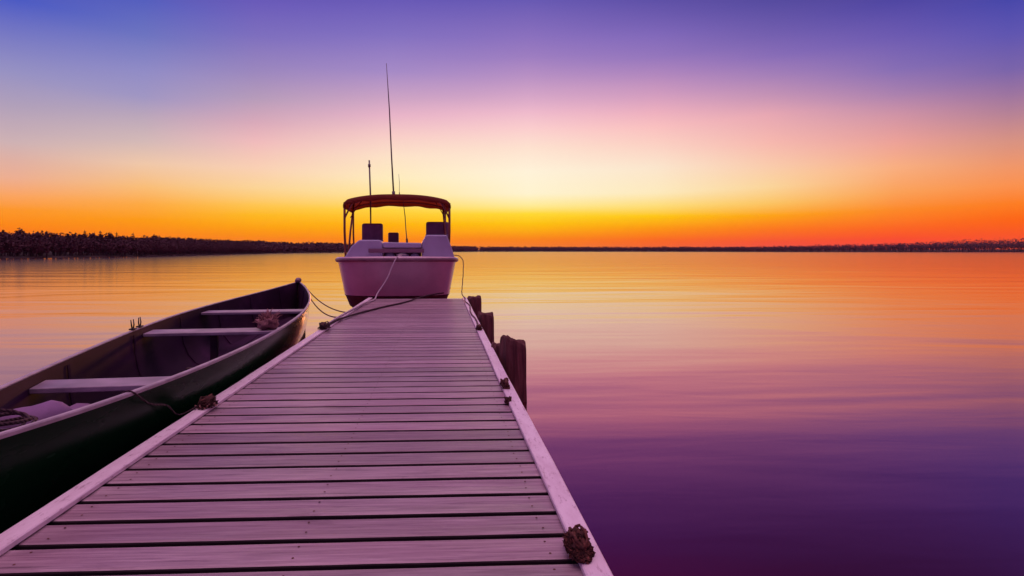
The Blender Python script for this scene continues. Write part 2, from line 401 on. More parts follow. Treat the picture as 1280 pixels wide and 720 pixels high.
def crown(mb, c, rx, rz, n, size, rr):
    """leaf clumps spread through an uneven crown"""
    lobes = [(Vector((rr.uniform(-.5, .5)*rx, rr.uniform(-.5, .5)*rx, rr.uniform(-.5, .3)*rz)), rr.uniform(.5, .7)) for _ in range(5)]
    for _ in range(n):
        lo, ls = rr.choice(lobes)
        d = Vector((rr.gauss(0, 1), rr.gauss(0, 1), rr.gauss(0, 1))).normalized()*rr.uniform(.5, 1)**.5*ls
        p = Vector(c)+lo+Vector((d.x*rx, d.y*rx, d.z*rz))
        a = Vector((rr.gauss(0, 1), rr.gauss(0, 1), rr.gauss(0, 1))).normalized(); b = a.orthogonal().normalized(); s = size*rr.uniform(.6, 1.3)
        mb.add([p+a*s, p+b*s*.8, p-a*s*.9, p-b*s*.7], [(0, 1, 2, 3)], tone=rr.random())
def woods(name, i0, i1, label):
    rr = random.Random(i0+5); mb = MB()
    for i in range(i0, i1-1):
        (p, h), (q, h2) = SH[i], SH[i+1]; L = (q-p).length; Dm = p.length
        step = max(.9, min(1.9, Dm*.006)); n = max(1, int(L/step))
        for k in range(n):
            for row, off in enumerate((1.5, 4, 8, 14, 22)):
                t = (k+rr.random())/n; hh = h+(h2-h)*t; b = p.lerp(q, t); D0 = b.length; o = off+rr.uniform(-1, 2.5); b = b*(1+o/D0)
                ang = (hh-EYE)/D0
                top = EYE + ang*(D0+o)*(.52+.115*row)*rr.uniform(.985, 1.005)
                if rr.random() < .02: top *= 1.04
                z0 = .3+.03*o; H = max(1.6, top-z0); rx = max(.9, H*.30)*rr.uniform(.8, 1.3)*(1.35 if Dm > 240 else 1)
                far = Dm > 240
                mb.tube([b+Vector((0, 0, z0-.5)), b+Vector((rr.uniform(-.2, .2), 0, z0+H*.6))], [.12, .05], 4, False, mi=1)
                crown(mb, b+Vector((0, 0, z0+H*.56)), rx, H*.41, 56 if far else 230, .5 if far else .2, rr)
    o = mb.build(name, [M_leafd, M_bark]); tag(o, label, 'woods', None, 'stuff'); return o
iA = min(range(len(SH)), key=lambda i: (SH[i][0]-pd(600, 625)).length)
iB = min(range(len(SH)), key=lambda i: (SH[i][0]-pd(940, 520)).length)
i0 = min(range(len(SH)), key=lambda i: (SH[i][0]-Vector((-105, 30, 0))).length)
i1 = min(range(len(SH)), key=lambda i: (SH[i][0]-pd(1420, 420)).length)
woods('woods', i0, iA, 'dark wooded shoreline sloping down from the left behind the canoe and boat')
woods('woods', iA, i1, 'thin far dark tree line rising to the right across the lake')

# single trees that stand above the left skyline
def tree(px, off, ext, seed, label, conifer):
    rr = random.Random(seed)
    for (a, b) in zip(LINE[:-1], LINE[1:]):
        if a[0] <= px <= b[0]: t = (px-a[0])/(b[0]-a[0]); D = a[1]+(b[1]-a[1])*t; h = a[2]+(b[2]-a[2])*t
    base = pd(px, D+off); z0 = .3+.03*off; ang = (h-EYE)/D
    H = EYE+ang*(D+off)+ext*(D+off)/750-z0
    r = empty('pine_tree' if conifer else 'broadleaf_tree', (base.x, base.y, z0)); tag(r, label, 'tree', 'trees standing above the left shoreline woods')
    t_ = MB(); lean = rr.uniform(-.15, .15)
    t_.tube([(0, 0, -.3), (lean*.4, 0, H*.4), (lean, 0, H*.97)], [.16, .1, .02], 6)
    for k in range(7):
        a = rr.uniform(0, 6.28); z = H*(.35+.08*k); l = (H-z)*.3
        t_.tube([(lean*.6, 0, z), (lean*.6+l*math.cos(a), l*math.sin(a), z+.15)], [.035, .01], 4)
    t_.build('trunk', M_bark, r)
    c = MB()
    if conifer:
        for k in range(9):
            z = H*(.2+.085*k); rad = (H-z)*.26+.07
            for j in range(int(10+rad*14)):
                a = rr.uniform(0, 6.28); q = rr.uniform(.2, 1)*rad; p = Vector((lean*.6+q*math.cos(a), q*math.sin(a), z-q*.25+rr.uniform(-.1, .15)))
                u = Vector((math.cos(a), math.sin(a), -.3))*.24; v = Vector((-math.sin(a), math.cos(a), 0))*.12
                c.add([p-u, p+v, p+u, p-v+Vector((0, 0, .06))], [(0, 1, 2, 3)], tone=rr.random())
    else:
        crown(c, (lean*.5, 0, H*.72), H*.22, H*.27, 170, .2, rr)
    c.build('crown', M_leafd, r)
for i, (px, off, ext, con, lb) in enumerate([
    (24, 14, 1.2, False, 'round topped tree on the skyline at the far left end of the shoreline woods'),
    (106, 10, 3.2, True, 'thin pointed pine, left one of the pair of spikes on the left skyline'),
    (118, 12, 1.5, False, 'low bushy tree between the two pointed pines on the left skyline'),
    (126, 10, 3.6, True, 'thin pointed pine, right one of the pair of spikes on the left skyline'),
    (139, 8, 2.2, False, 'dark bushy tree just right of the pointed pines on the left skyline'),
    (146, 9, 2.5, True, 'stubby pine touching the dark bushy tree on the left skyline'),
    (166, 12, 2.5, True, 'lone short pine on the skyline above the canoe middle'),
    (193, 10, 2.2, False, 'broad dark tree, larger of two bumps on the skyline right of the lone pine'),
    (199, 11, 2.0, True, 'small pointed tree hugging the broad dark skyline bump'),
    (222, 14, 1.8, False, 'small pale round tree where the left skyline flattens toward the boat')]):
    tree(px, off, ext, 40+i, lb, con)

# ------------------------------------------------------------------ dock
XL, XR, ZD, Y0, Y1 = -1.365, .463, .35, -2.2, 11.25
dock = empty('dock', (0, 0, 0)); tag(dock, 'weathered wooden dock of cross planks with pale edge rails running out to the boat', 'dock')
mb = MB(); pitch = .1612; gap = .0225; rr = random.Random(3)
# plank edges sit where the photograph's gaps do (gap at 701.7px -> 1.737 m)
y = 1.737 - 24*pitch
while y < Y1-.02:
    y1 = min(y+pitch-gap+rr.uniform(-.002, .002), Y1); zz = rr.uniform(-.0008, .0008); tw = rr.uniform(-.002, .002)
    M = Matrix.Translation((0, 0, zz)) @ Matrix.Rotation(tw, 4, 'Z')
    # the plank is cut in lengths so that it can cup and wander a little
    n = 14; rows = []; cup = rr.uniform(-.6, 1.4)
    xs = [XL+.012+(XR-XL-.024)*k/n for k in range(n+1)]
    for x in xs:
        d = rr.uniform(-.0012, .0012); e = .004
        prof = [(y+d, ZD-.035), (y+d, ZD-.007), (y+d+.003, ZD-.003), (y+d+.011, ZD), ((y+y1)/2, ZD-.0025*cup), (y1+d-.011, ZD), (y1+d-.003, ZD-.003), (y1+d, ZD-.007), (y1+d, ZD-.035)]
        rows.append([M @ Vector((x, a, b)) for a, b in prof])
    t = rr.random(); o0 = len(mb.f); mb.grid(rows, closed=True, tone=t)
    for fi in range(o0, len(mb.f)):
        if (fi-o0) % 9 in (0, 1, 6, 7, 8): mb.mi[fi] = 1
    mb.add(rows[0], [tuple(range(8, -1, -1))], tone=t); mb.add(rows[-1], [tuple(range(9))], tone=t)
    # nail heads near the edges
    y += pitch
yy = 1.737-24*pitch
while yy < Y1-.1:
    for x in (XL+.14, XL+.93, XR-.14):
        for q in (.035, .105):
            cx, cy = x+rr.uniform(-.006, .006), yy+q+rr.uniform(-.004, .004)
            mb.add([(cx+.0042*math.cos(a*PI/3), cy+.0042*math.sin(a*PI/3), ZD+.0015) for a in range(6)], [tuple(range(6))], mi=2)
    yy += pitch
mb.build('deck', [M_plank, M_gapshade, M_rust], dock)
for x0, x1 in ((XL, XL+.074), (XR-.074, XR)):
    mb = MB(); n = 60; rows = []
    for k in range(n+1):
        yv = Y0+(Y1+.02-Y0)*k/n; j = rr.uniform(-.001, .001)+.006*mnoise.noise(Vector((x0, yv*.5, 0))); h = ZD+.022+rr.uniform(-.001, .001)
        rows.append([(x0+j, yv, ZD+.0035), (x0+j, yv, h-.004), (x0+.004+j, yv, h), (x1-.004+j, yv, h), (x1+j, yv, h-.004), (x1+j, yv, ZD+.0035)])
    mb.grid(rows, closed=True); mb.add(rows[0], [(5, 4, 3, 2, 1, 0)]); mb.add(rows[-1], [(0, 1, 2, 3, 4, 5)])
    mb.build('edge_rail', M_rail, dock)
for x0, x1 in ((XL+.004, XL+.045), (XR-.045, XR-.004), (-.48, -.43)):
    mb = MB(); mb.box(x0, x1, Y0, Y1-.02, ZD-.20, ZD-.038, bev=.004); mb.build('stringer', M_beam, dock)
for yv in (-1.2, 1.4, 3.9, 6.4, 8.9, 11.0):
    mb = MB(); mb.box(XL+.05, XR-.05, yv-.04, yv+.04, ZD-.34, ZD-.205, bev=.004); mb.build('cross_beam', M_beam, dock)
    for x in (XL+.16, XR-.16):
        mb = MB(); mb.tube([(x, yv+.1, -1.6), (x, yv+.1, ZD-.05)], .06, 12); mb.build('support_post', M_pile, dock)

def cleat(x, y, z, L=.15, s=1.0, mat=M_rust):
    """a two horned dock cleat lying along y, a part of the dock"""
    mb = MB()
    mb.box(x-.02*s, x+.02*s, y-L*.33, y+L*.33, z, z+.008*s, bev=.003)
    for q in (-1, 1): mb.tube([(x, y+q*L*.14, z+.006), (x, y+q*L*.15, z+.034*s)], [.013*s, .01*s], 8)
    mb.tube([(x, y-L*.5, z+.046*s), (x, y-L*.3, z+.042*s), (x, y, z+.036*s), (x, y+L*.3, z+.042*s), (x, y+L*.5, z+.046*s)], [.005*s, .009*s, .012*s, .009*s, .005*s], 8)
    return mb.build('cleat', mat, dock)
RZ = ZD+.022
cleat(XL+.037, 3.46, RZ); cleat(XL+.037, 6.8, RZ, .2, 1.3); cleat(XR-.055, 1.75, RZ, .12, .85); cleat(XR-.05, 3.82, RZ, .13); cleat(XR-.04, 6.62, RZ, .18, 1.1)

# ------------------------------------------------------------------ pilings
def piling(x, y, r, ztop, seed, label, cut=0.0, square=False, split=False):
    rr = random.Random(seed); n = 20; mb = MB(); rows = []
    zs = [-1.5, -.6, 0, .15, .25, ztop-.12, ztop-.05, ztop-.015, ztop]
    for i, z in enumerate(zs):
        row = []
        for j in range(n):
            a = 2*PI*j/n
            q = 1.0
            if square:
                q = min(1/max(abs(math.cos(a)), abs(math.sin(a))), 1.16)*.92
            q *= 1+.13*mnoise.noise(Vector((math.cos(a)*2.2, math.sin(a)*2.2, seed+z*.4)))+.035*math.sin(j*2.3+seed)
            e = (.985, .93, .80)[i-6] if i >= 6 else 1
            if i < 3: e = 1.04
            zz = z
            if i >= 5: zz += cut*math.cos(a)*(1 if i >= 6 else .5) + (.05*mnoise.noise(Vector((math.cos(a)*3, math.sin(a)*3, seed*2.0))) if i >= 7 else 0)
            row.append((r*q*e*math.cos(a), r*q*e*math.sin(a), zz))
        rows.append(row)
    mb.grid(rows, closed=True, smooth=False)
    top = [Vector(p) for p in rows[-1]]; c = sum(top, Vector())/n; c.z -= .012
    inner = [c.lerp(p, .5)+Vector((0, 0, rr.uniform(-.012, .008))) for p in top]
    mb.grid([top, inner], closed=True); mb.add([c]+inner, [(0, k+1, (k+1) % n+1) for k in range(n)])
    o = mb.build('piling', M_pile); o.location = (x, y, 0); o.rotation_euler = (rr.uniform(-.01, .01), rr.uniform(-.01, .01), rr.uniform(0, .3))
    return tag(o, label, 'piling', 'old wooden pilings along the right side of the dock')
piling(.602, 5.0, .108, .508, 1, 'tallest and nearest dark wooden piling beside the dock, its top worn to a slant', cut=-.035, square=True)
piling(.535, 5.45, .085, .395, 2, 'short splintered wooden stump tucked behind the nearest tall piling', cut=-.012)
piling(.578, 7.8, .105, .43, 3, 'middle dark wooden piling with a flat top, between the tallest and farthest', cut=-.004, square=True)
piling(.60, 11.0, .135, .405, 4, 'farthest dark wooden piling, at the boat end of the dock', cut=.004)

# ------------------------------------------------------------------ canoe
CB, CE, CQ, CZ, CRI, CRE, CHE, CHL = .617, 1.841, .844, .56, .095, 3.814, -.015, 5.0
canoe = empty('canoe', (-2.153, 6.5, 0), .109); tag(canoe, 'long dark green open canoe with pale gunwales moored along the left side of the dock', 'canoe')
def cw(t): return CB*max(1-abs(t)**CE, 0)**CQ
def cz(t, s): return CZ+CRI*abs(t)**CRE+s*CHE*cw(t)/CB
TS = [-1+2*(.5-.5*math.cos(PI*k/80)) for k in range(81)]
PROF = [(1.0, 1.0), (.992, .86), (.975, .66), (.94, .45), (.87, .25), (.74, .08), (.52, -.05), (.27, -.11), (0, -.14)]  # width factor, height factor of the gunwale
def section(t, inset=0, lift=0):
    w = max(cw(t)-inset, .004); e = abs(t); pts = []
    for s in (1, -1):
        zt = cz(t, s); col = []
        for f, h in PROF:
            z = h*zt + lift*(1 if h < .9 else 0)
            # the ends round in below the stem head
            yy = t*CHL; sh = (1-h)*(1 if e > .6 else 0)*((e-.6)/.4)**2*.22 if e > .6 else 0
            yy -= math.copysign(sh, t)
            ff = f if e < .5 else f*(1-(1-h)**1.1*((e-.5)/.5)**1.3*.55)
            col.append(Vector((s*w*ff, yy-math.copysign(inset, t)*(e > .97), z)))
        pts.append(col)
    return pts[0]+pts[1][::-1][1:]
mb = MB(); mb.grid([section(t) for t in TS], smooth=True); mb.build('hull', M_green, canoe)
mb = MB(); mb.grid([section(t, .018, .02) for t in TS], smooth=True); mb.build('inner_hull', M_inner, canoe)
for s in (1, -1):
    mb = MB(); rows = []
    for t in TS:
        w_ = cw(t); z = cz(t, s); x = s*w_; hw = .0135
        y_ = t*CHL; e = abs(t)
        if e > .9: pass
        nx, ny = s, 0
        t2 = min(t+.004, 1); t1 = max(t-.004, -1); tv = Vector((s*(cw(t2)-cw(t1)), (t2-t1)*CHL, 0)).normalized(); nn = Vector((tv.y, -tv.x, 0))*s
        if abs(t) > .9995: nn = Vector((s*.25, math.copysign(1, t), 0)).normalized()
        c = Vector((x, y_, z))
        rows.append([c+nn*o+Vector((0, 0, q)) for o, q in ((-hw, -.010), (-hw, .004), (-hw*.7, .009), (hw*.7, .009), (hw, .004), (hw, -.009))])
    mb.grid(rows, closed=True, smooth=False); mb.build('gunwale', M_trim, canoe)
# stem caps
for q in (1, -1):
    mb = MB(); mb.blob((0, q*4.93, CZ+CRI+.03), (.06, .09, .055), 2, .25, 2.5, q); mb.tube([(0, q*4.99, CZ+CRI-.02), (0, q*5.0, CZ+CRI-.25), (0, q*4.86, .05)], [.022, .02, .015], 8)
    mb.build('stem_cap', M_rub, canoe)
# floor boards
mb = MB()
for k in range(5):
    x0 = -.28+k*.114; rows = []
    for t in [-.86+1.72*i/40 for i in range(41)]:
        f = min(1, cw(t)/.42); rows.append([((x0)*f, t*CHL, .062), ((x0)*f, t*CHL, .075), ((x0+.104)*f, t*CHL, .075), ((x0+.104)*f, t*CHL, .062)])
    mb.grid(rows, closed=True)
mb.build('floor_boards', M_inner, canoe)
# a lining that keeps the bilge dry: flat sole under the boards
mb = MB(); rows = []
for t in [-.9+1.8*i/40 for i in range(41)]: rows.append([(-cw(t)*.86, t*CHL, .05), (0, t*CHL, .045), (cw(t)*.86, t*CHL, .05)])
mb.grid(rows); mb.build('sole', M_inner, canoe)
# ribs
for k in range(7):
    t = -.81+k*.27; mb = MB(); pts = section(t, .024, .02); pts = [p+Vector((0, 0, 0 if abs(i-8) < 8 else -.03)) for i, p in enumerate(pts)]
    rows = [[p+Vector((0, d, 0)) for p in pts] for d in (-.016, .016)]; ins = [[p+Vector((-math.copysign(.005, p.x) if abs(p.x) > .01 else 0  , d, .004)) for p in pts] for d in (-.014, .014)]
    mb.grid([rows[0], ins[0], ins[1], rows[1]], smooth=False); mb.build('rib', M_inner, canoe)
def thwart(yc, hw, z, par=canoe, name='thwart', drop=.0):
    mb = MB(); ts = (yc-hw)/CHL, (yc+hw)/CHL; a, b = cw(ts[0])-.03, cw(ts[1])-.03
    vs = []
    for (w_, y_) in ((a, yc-hw), (b, yc+hw)):
        vs += [(-w_, y_, z-.028), (w_, y_, z-.028), (w_, y_, z), (-w_, y_, z)]
    mb.add(vs, [(0, 1, 2, 3), (7, 6, 5, 4), (3, 2, 6, 7), (0, 4, 5, 1), (1, 5, 6, 2), (0, 3, 7, 4)])
    return mb.build(name, M_seat, par, bevel=.005)
thwart(-4.02, .13, .50, drop=0); thwart(-3.17, .11, .535); thwart(-1.0, .14, .53); thwart(.82, .14, .525)
# centre post under the second thwart and a foot brace
mb = MB(); mb.box(-.03, .03, -1.03, -.97, .076, .50, bev=.006); mb.build('thwart_post', M_beam, canoe)
mb = MB(); mb.box(-.36, .36, -.62, -.57, .08, .125, bev=.006); mb.build('foot_brace', M_beam, canoe)
# oarlock on the far gunwale
for dy in (-1.30, -1.12):
    t = dy/CHL; x = -cw(t); z = cz(t, -1)+.012
    mb = MB(); mb.box(x-.02, x+.02, dy-.035, dy+.035, z, z+.012, bev=.003)
    for d in (-.026, .026): mb.tube([(x, dy+d*.5, z+.01), (x, dy+d, z+.04), (x+rnd.uniform(-.01, .01), dy+d*1.2, z+.085)], [.006, .006, .004], 6)
    mb.build('oarlock', M_black, canoe)
def canoe_pt(x, y, z):
    return canoe.matrix_basis @ Vector((x, y, z))
canoe.matrix_basis  # basis is ready as soon as location and rotation are set
CM = Matrix.Translation(canoe.location) @ Matrix.Rotation(.109, 4, 'Z')
def cp(x, y, z): return CM @ Vector((x, y, z))

def rope(name, pts, r, mat, label, cat='rope', group=None, jitter=0.0, sub=6, seed=1, parent=None):
    """tube through a smoothed path"""
    P = [Vector(p) for p in pts]; out = []; rr = random.Random(seed)
    Q = [P[0]]+P+[P[-1]]
    for i in range(1, len(Q)-2):
        for k in range(sub):
            t = k/sub; a, b, c, d = Q[i-1:i+3]
            out.append(.5*((2*b)+(-a+c)*t+(2*a-5*b+4*c-d)*t*t+(-a+3*b-3*c+d)*t**3)+Vector((rr.uniform(-1, 1), rr.uniform(-1, 1), 0))*jitter)
    out.append(P[-1]); mb = MB(); mb.tube(out, r, 8); o = mb.build(name, mat, parent)
    if parent is None:
        rebase(o, P[0]); tag(o, label, cat, group)
    return o
def sagline(a, b, sag, n=10):
    a, b = Vector(a), Vector(b); return [a.lerp(b, k/n)-Vector((0, 0, sag*4*(k/n)*(1-k/n))) for k in range(n+1)]

# things lying in the canoe
mb = MB(); c = cp(.46, -1.0, .53); rr = random.Random(11)
mb.blob((0, 0, .055), (.085, .10, .06), 3, .7, 2.2, 3)
for k in range(110):
    a = rr.uniform(0, 6.28); e = rr.uniform(.1, 1.4); p = Vector((math.cos(a)*math.cos(e)*.08, math.sin(a)*math.cos(e)*.08, .05+math.sin(e)*.06)); d = p-Vector((0, 0, .04)); d = d.normalized()*rr.uniform(.02, .07)+Vector((rr.uniform(-.02, .02),)*3)
    mb.tube([p, p+d*.5+Vector((0, 0, .01)), p+d], [.006, .004, .001], 4, False)
mb.tube([(0, 0, .08), (.005, 0, .15), (-.004, .01, .19)], [.03, .016, .002], 6)
o = mb.build('dried_bundle', M_dried); o.location = c; tag(o, 'ragged pinkish brown bundle of dried weed on the right end of the middle canoe thwart', 'bundle')
mb = MB(); c = cp(-.12, -3.58, .078)
mb.blob((0, 0, .19), (.24, .30, .25), 4, .55, 1.6, 8); o = mb.build('cloth_bag', M_cloth); o.location = c; o.rotation_euler = (0, 0, .25)
tag(o, 'crumpled lavender cloth bag lying on the canoe floor between the two nearest thwarts', 'bag')
pts = []
for k in range(56):
    a = k*.28; r_ = .15+.035*math.sin(k*.21)+rnd.uniform(-.008, .008); r_ *= .68; pts.append((r_*math.cos(a), r_*math.sin(a)*1.15, .03+.0009*k+.012*math.sin(k*.5)))
mb = MB(); mb.tube(pts, .008, 6); o = mb.build('rope_coil', M_roped); o.location = cp(-.06, -4.02, .50); tag(o, 'coil of dark rope on the canoe seat nearest the left edge of the photo', 'rope coil')

# ------------------------------------------------------------------ motorboat
BX, BY = -.865, 11.42
boat = empty('motorboat', (BX, BY, 0), .045); tag(boat, 'white open motorboat with red canopy and tall antennas moored across the end of the dock', 'motorboat')
BB, LB, BL = 1.24, 1.35, 5.6
def bw(y):
    if y >= LB:
        u = max(0, (y-3.2)/(BL-3.2)); return BB*(1-.12*u*u)
    s = max(0, 1-y/LB); return BB*max(0, 1-s**2.7)**(1/2.3)
YS = [LB*(1-math.cos(PI*.5*k/22)) for k in range(23)]
YS = [y for y in YS]+[LB+(BL-LB)*k/16 for k in range(1, 17)]
def gz(y): return 1.035+.05*max(0, 1-y/2.0)-.04*max(0, (y-2)/(BL-2))
def level(z_f, f, rake, zabs=None):
    """half outlines joined: port stern -> bow -> starboard stern"""
    L_ = []
    for y in YS:
        s = max(0, 1-y/LB); x = bw(y)*f; yy = y+rake*(s if s > 0 else 0)
        z = gz(y)*z_f if zabs is None else zabs(y)
        L_.append((x, yy, z))
    return [(-x, y, z) for x, y, z in L_[::-1]]+[p for p in L_[1:]]
chz = lambda y: .36-.02*min(1, y/LB)
rows = [level(1, 1, 0), level(.97, .985, .01), level(.86, .965, .05), level(.68, .935, .13), level(.5, .905, .24), level(0, .88, .34, chz)]
mb = MB(); mb.grid(rows, smooth=True)
tr = [rows[i][0] for i in range(6)]+[rows[i][-1] for i in range(5, -1, -1)]; mb.add(tr, [tuple(range(12))])
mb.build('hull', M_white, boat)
rows = [level(0, .882, .345, chz), level(0, .862, .36, lambda y: chz(y)-.03), level(0, .80, .42, lambda y: .12), level(0, .55, .62, lambda y: -.12), level(0, .02, .9, lambda y: -.28)]
mb = MB(); mb.grid(rows, smooth=True); tr = [rows[i][0] for i in range(5)]+[rows[i][-1] for i in range(4, -1, -1)]; mb.add(tr, [tuple(range(10))]); mb.build('hull_bottom', M_bottom, boat)
mb = MB(); top = level(1, 1, 0)
mb.grid([[(x*1.0, y, z+.03) for x, y, z in top], [(x*1.022, y-.025*(y < 1.2), z+.022) for x, y, z in top], [(x*1.028, y-.032*(y < 1.2), z-.012) for x, y, z in top], [(x*1.01, y-.012*(y < 1.2), z-.045) for x, y, z in top], [(x*.995, y, z-.05) for x, y, z in top]], smooth=True)
mb.build('rub_rail', M_rub, boat)
# deck lip (pale) on top of the gunwale
mb = MB(); mb.grid([[(x*1.018, y-.02*(y < 1.2), z+.026) for x, y, z in top], [(x*1.0, y, z+.05) for x, y, z in top], [(x*.90, y+.06*(y < 1.2), z+.05) for x, y, z in top], [(x*.88, y+.08*(y < 1.2), z+.01) for x, y, z in top]], smooth=True)
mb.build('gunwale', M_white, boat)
# fore deck, cockpit sole and inner sides
mb = MB(); fd = [y for y in YS if y <= 1.0]
rowsd = [[(-bw(y)*.885*q, y+.08, gz(y)+.03+.015*(1-q*q)) for q in (-1, -.6, -.2, .2, .6, 1)] for y in fd[1:]]
mb.grid(rowsd, smooth=True); mb.build('foredeck', M_white, boat)
mb = MB(); mb.box(-1.08, 1.08, 1.0, 5.4, .42, .45); mb.build('cockpit_floor', M_deck, boat)
for s in (-1, 1):
    mb = MB(); rr_ = [[(s*bw(y)*.89, y, z) for z in (.45, 1.04)]+[(s*(bw(y)*.89-.04), y, 1.04), (s*(bw(y)*.89-.06), y, .45)] for y in [1.0+.4*k for k in range(12)]]
    mb.grid(rr_, closed=True); mb.build('cockpit_side', M_deck, boat)
# raised bow coaming: left block, bench with a dark recess, right block
mb = MB(); mb.prism([(-1.06, 1.06), (-1.0, 1.16), (-.90, 1.33), (-.74, 1.46), (-.34, 1.46), (-.28, 1.40), (-.28, 1.06)], .62, 1.35, bev=.03, smooth=False); mb.build('coaming', M_deck, boat)
mb = MB(); mb.prism([(.50, 1.06), (.50, 1.42), (.58, 1.56), (1.00, 1.56), (1.10, 1.30), (1.17, 1.06)], .62, 1.35, bev=.03); mb.build('coaming', M_deck, boat)
mb = MB(); mb.prism([(-.27, 1.30), (-.27, 1.415), (.49, 1.40), (.49, 1.30)], .60, 1.30, bev=.025); mb.build('bow_shelf', M_deck, boat)
mb = MB(); mb.box(-.56, .54, .585, .612, 1.205, 1.285, bev=.01); mb.build('shelf_trim', M_vinyl, boat)
mb = MB(); mb.box(-.27, .49, .98, 1.02, 1.06, 1.295); mb.build('locker_back', M_vinyl, boat)
for x, w_ in ((-.14, .10), (.12, .13), (.36, .09)):
    mb = MB(); mb.blob((x, .80, 1.13), (w_, .12, .075), 3, .15, 2, x*9); mb.build('bow_cushion', M_deck, boat)
# seats behind
def bseat(x0, x1, y0, zt, zc):
    r = empty('helm_seat', ((x0+x1)/2, y0, .45)); r.parent = boat
    hx = (x1-x0)/2
    mb = MB(); mb.box(-hx, hx, 0, .13, .62, zt-.45, bev=.045, smooth=True); mb.build('backrest', M_vinyl, r)
    mb = MB(); mb.box(-hx, hx, .10, .58, .42, .56, bev=.04, smooth=True); mb.build('seat_cushion', M_vinyl, r)
    mb = MB(); mb.box(-hx*.8, hx*.8, .08, .50, 0, .415, bev=.02); mb.build('pedestal', M_deck, r)
    mb = MB(); mb.box(-hx-.01, hx+.01, -.022, -.004, .60, zc-.45, bev=.006); mb.build('back_shell', M_deck, r)
bseat(-.78, -.33, 1.62, 1.835, 1.48); bseat(.60, 1.10, 1.62, 1.875, 1.60)
# console with instrument pod
cr_ = empty('console', (-.13, 2.3, .45)); cr_.parent = boat
mb = MB(); mb.prism([(-.30, 0), (-.27, .84), (.27, .84), (.30, 0)], 0, .45, bev=.04); mb.build('console_body', M_deck, cr_)
mb = MB(); mb.box(-.12, .12, .05, .25, .845, 1.21, bev=.03); mb.build('instrument_pod', M_vinyl, cr_)
mb = MB(); pts = [(.19*math.cos(a*PI/12), .56+.05*math.sin(a*PI/12), .80+.19*math.sin(a*PI/12)) for a in range(25)]; mb.tube(pts, .014, 8, False)
mb.tube([(-.18, .56, .80), (.18, .56, .80)], .01, 6); mb.tube([(0, .44, .78), (0, .57, .80)], .02, 8); mb.build('steering_wheel', M_black, cr_)
# canopy
def cpz(u, v): # u -1..1 across, v 0..1 along
    return 2.40-.13*abs(u)**2.6-.05*(max(0, abs(u)-.9)/.1)**2+.05*math.sin(v*PI)*(1-u*u)
CY0, CY1, CW = .95, 2.75, 1.085
us = [-1+2*k/24 for k in range(25)]; us = [math.copysign(abs(u)**.8, u) if u else 0 for u in us]
mb = MB(); rowsc = [[(CW*u, CY0+(CY1-CY0)*v/8, cpz(u, v/8)) for u in us] for v in range(9)]
mb.grid(rowsc, smooth=True)
for r_, sy in ((rowsc[0], -1), (rowsc[-1], 1)):
    mb.grid([r_, [(x*1.004, y+sy*.012, z-.06) for x, y, z in r_], [(x*1.004, y+sy*.014, z-(.115+.012*math.sin(i*1.1))+.03*abs(x/CW)**4) for i, (x, y, z) in enumerate(r_)]], smooth=True)
for j, sx in ((0, -1), (-1, 1)):
    e = [r_[j] for r_ in rowsc]; mb.grid([e, [(x+sx*.012, y, z-.05) for x, y, z in e], [(x+sx*.012, y, z-.10) for x, y, z in e]], smooth=True)
can = mb.build('canopy', M_canvas, boat, solid=.008)
mb = MB(); mb.tube([(CW*u*.99, CY0+.02, cpz(u, 0)-.022) for u in us], .016, 8); mb.tube([(CW*u*.99, CY1-.02, cpz(u, 1)-.022) for u in us], .016, 8); mb.tube([(CW*u*.99, (CY0+CY1)/2, cpz(u, .5)-.022) for u in us], .016, 8); mb.build('hoop', M_tube, can)
for s in (-1, 1):
    for a, b, r_ in (((s*1.06, 1.10, 1.07), (s*1.07, CY0+.02, 2.23), .024), ((s*1.03, 1.25, 1.07), (s*.97, 1.85, 2.26), .021), ((s*1.10, 3.3, 1.05), (s*1.07, CY1-.02, 2.23), .021), ((s*1.065, 1.0, 1.92), (s*.86, CY0+.02, 2.30), .017), ((s*1.01, 1.55, 1.95), (s*.80, 1.85, 2.33), .010)):
        mb = MB(); a, b = Vector(a), Vector(b); mid = a.lerp(b, .5)+Vector((s*.012, 0, 0)); mb.tube([a, mid, b], r_, 8); mb.build('canopy_pole', M_tube, boat)
# antennas
def antenna(p0, p1, r0, r1, collar=None):
    a, b = Vector(p0), Vector(p1); mb = MB(); mb.tube([a, a.lerp(b, .3), a.lerp(b, .65)+Vector((.01, 0, 0)), b], [r0, r0*.8, (r0+r1)/2, r1], 8)
    mb.tube([a-Vector((0, 0, .01)), a+(b-a).normalized()*.12], r0*1.8, 8)
    if collar: c = a.lerp(b, collar); mb.tube([c, c+(b-a).normalized()*.07], r0*1.5, 8)
    mb.build('antenna', M_ant, boat)
antenna((-.10, 1.75, 2.42), (-.26, 1.75, 5.33), .019, .006)
antenna((-.62, 2.30, 1.02), (-.675, 2.35, 3.30), .020, .017, .93)
antenna((.20, 1.30, 1.38), (.11, 1.32, 2.30), .012, .006)
antenna((.02, 2.0, 2.42), (.0, 2.0, 2.95), .006, .003)
mb = MB(); mb.tube([(.10, .28, 1.115), (.10, .28, 1.16)], .022, 8); mb.tube([(-.0, .28, 1.165), (.10, .28, 1.172), (.20, .28, 1.165)], [.008, .015, .008], 8); mb.build('bow_cleat', M_steel, boat)
mb = MB(); mb.tube([(1.15, .95, 1.09), (1.15, .95, 1.14)], .02, 8); mb.tube([(1.15, .86, 1.14), (1.15, .95, 1.15), (1.15, 1.04, 1.14)], [.008, .014, .008], 8); mb.build('side_cleat', M_steel, boat)
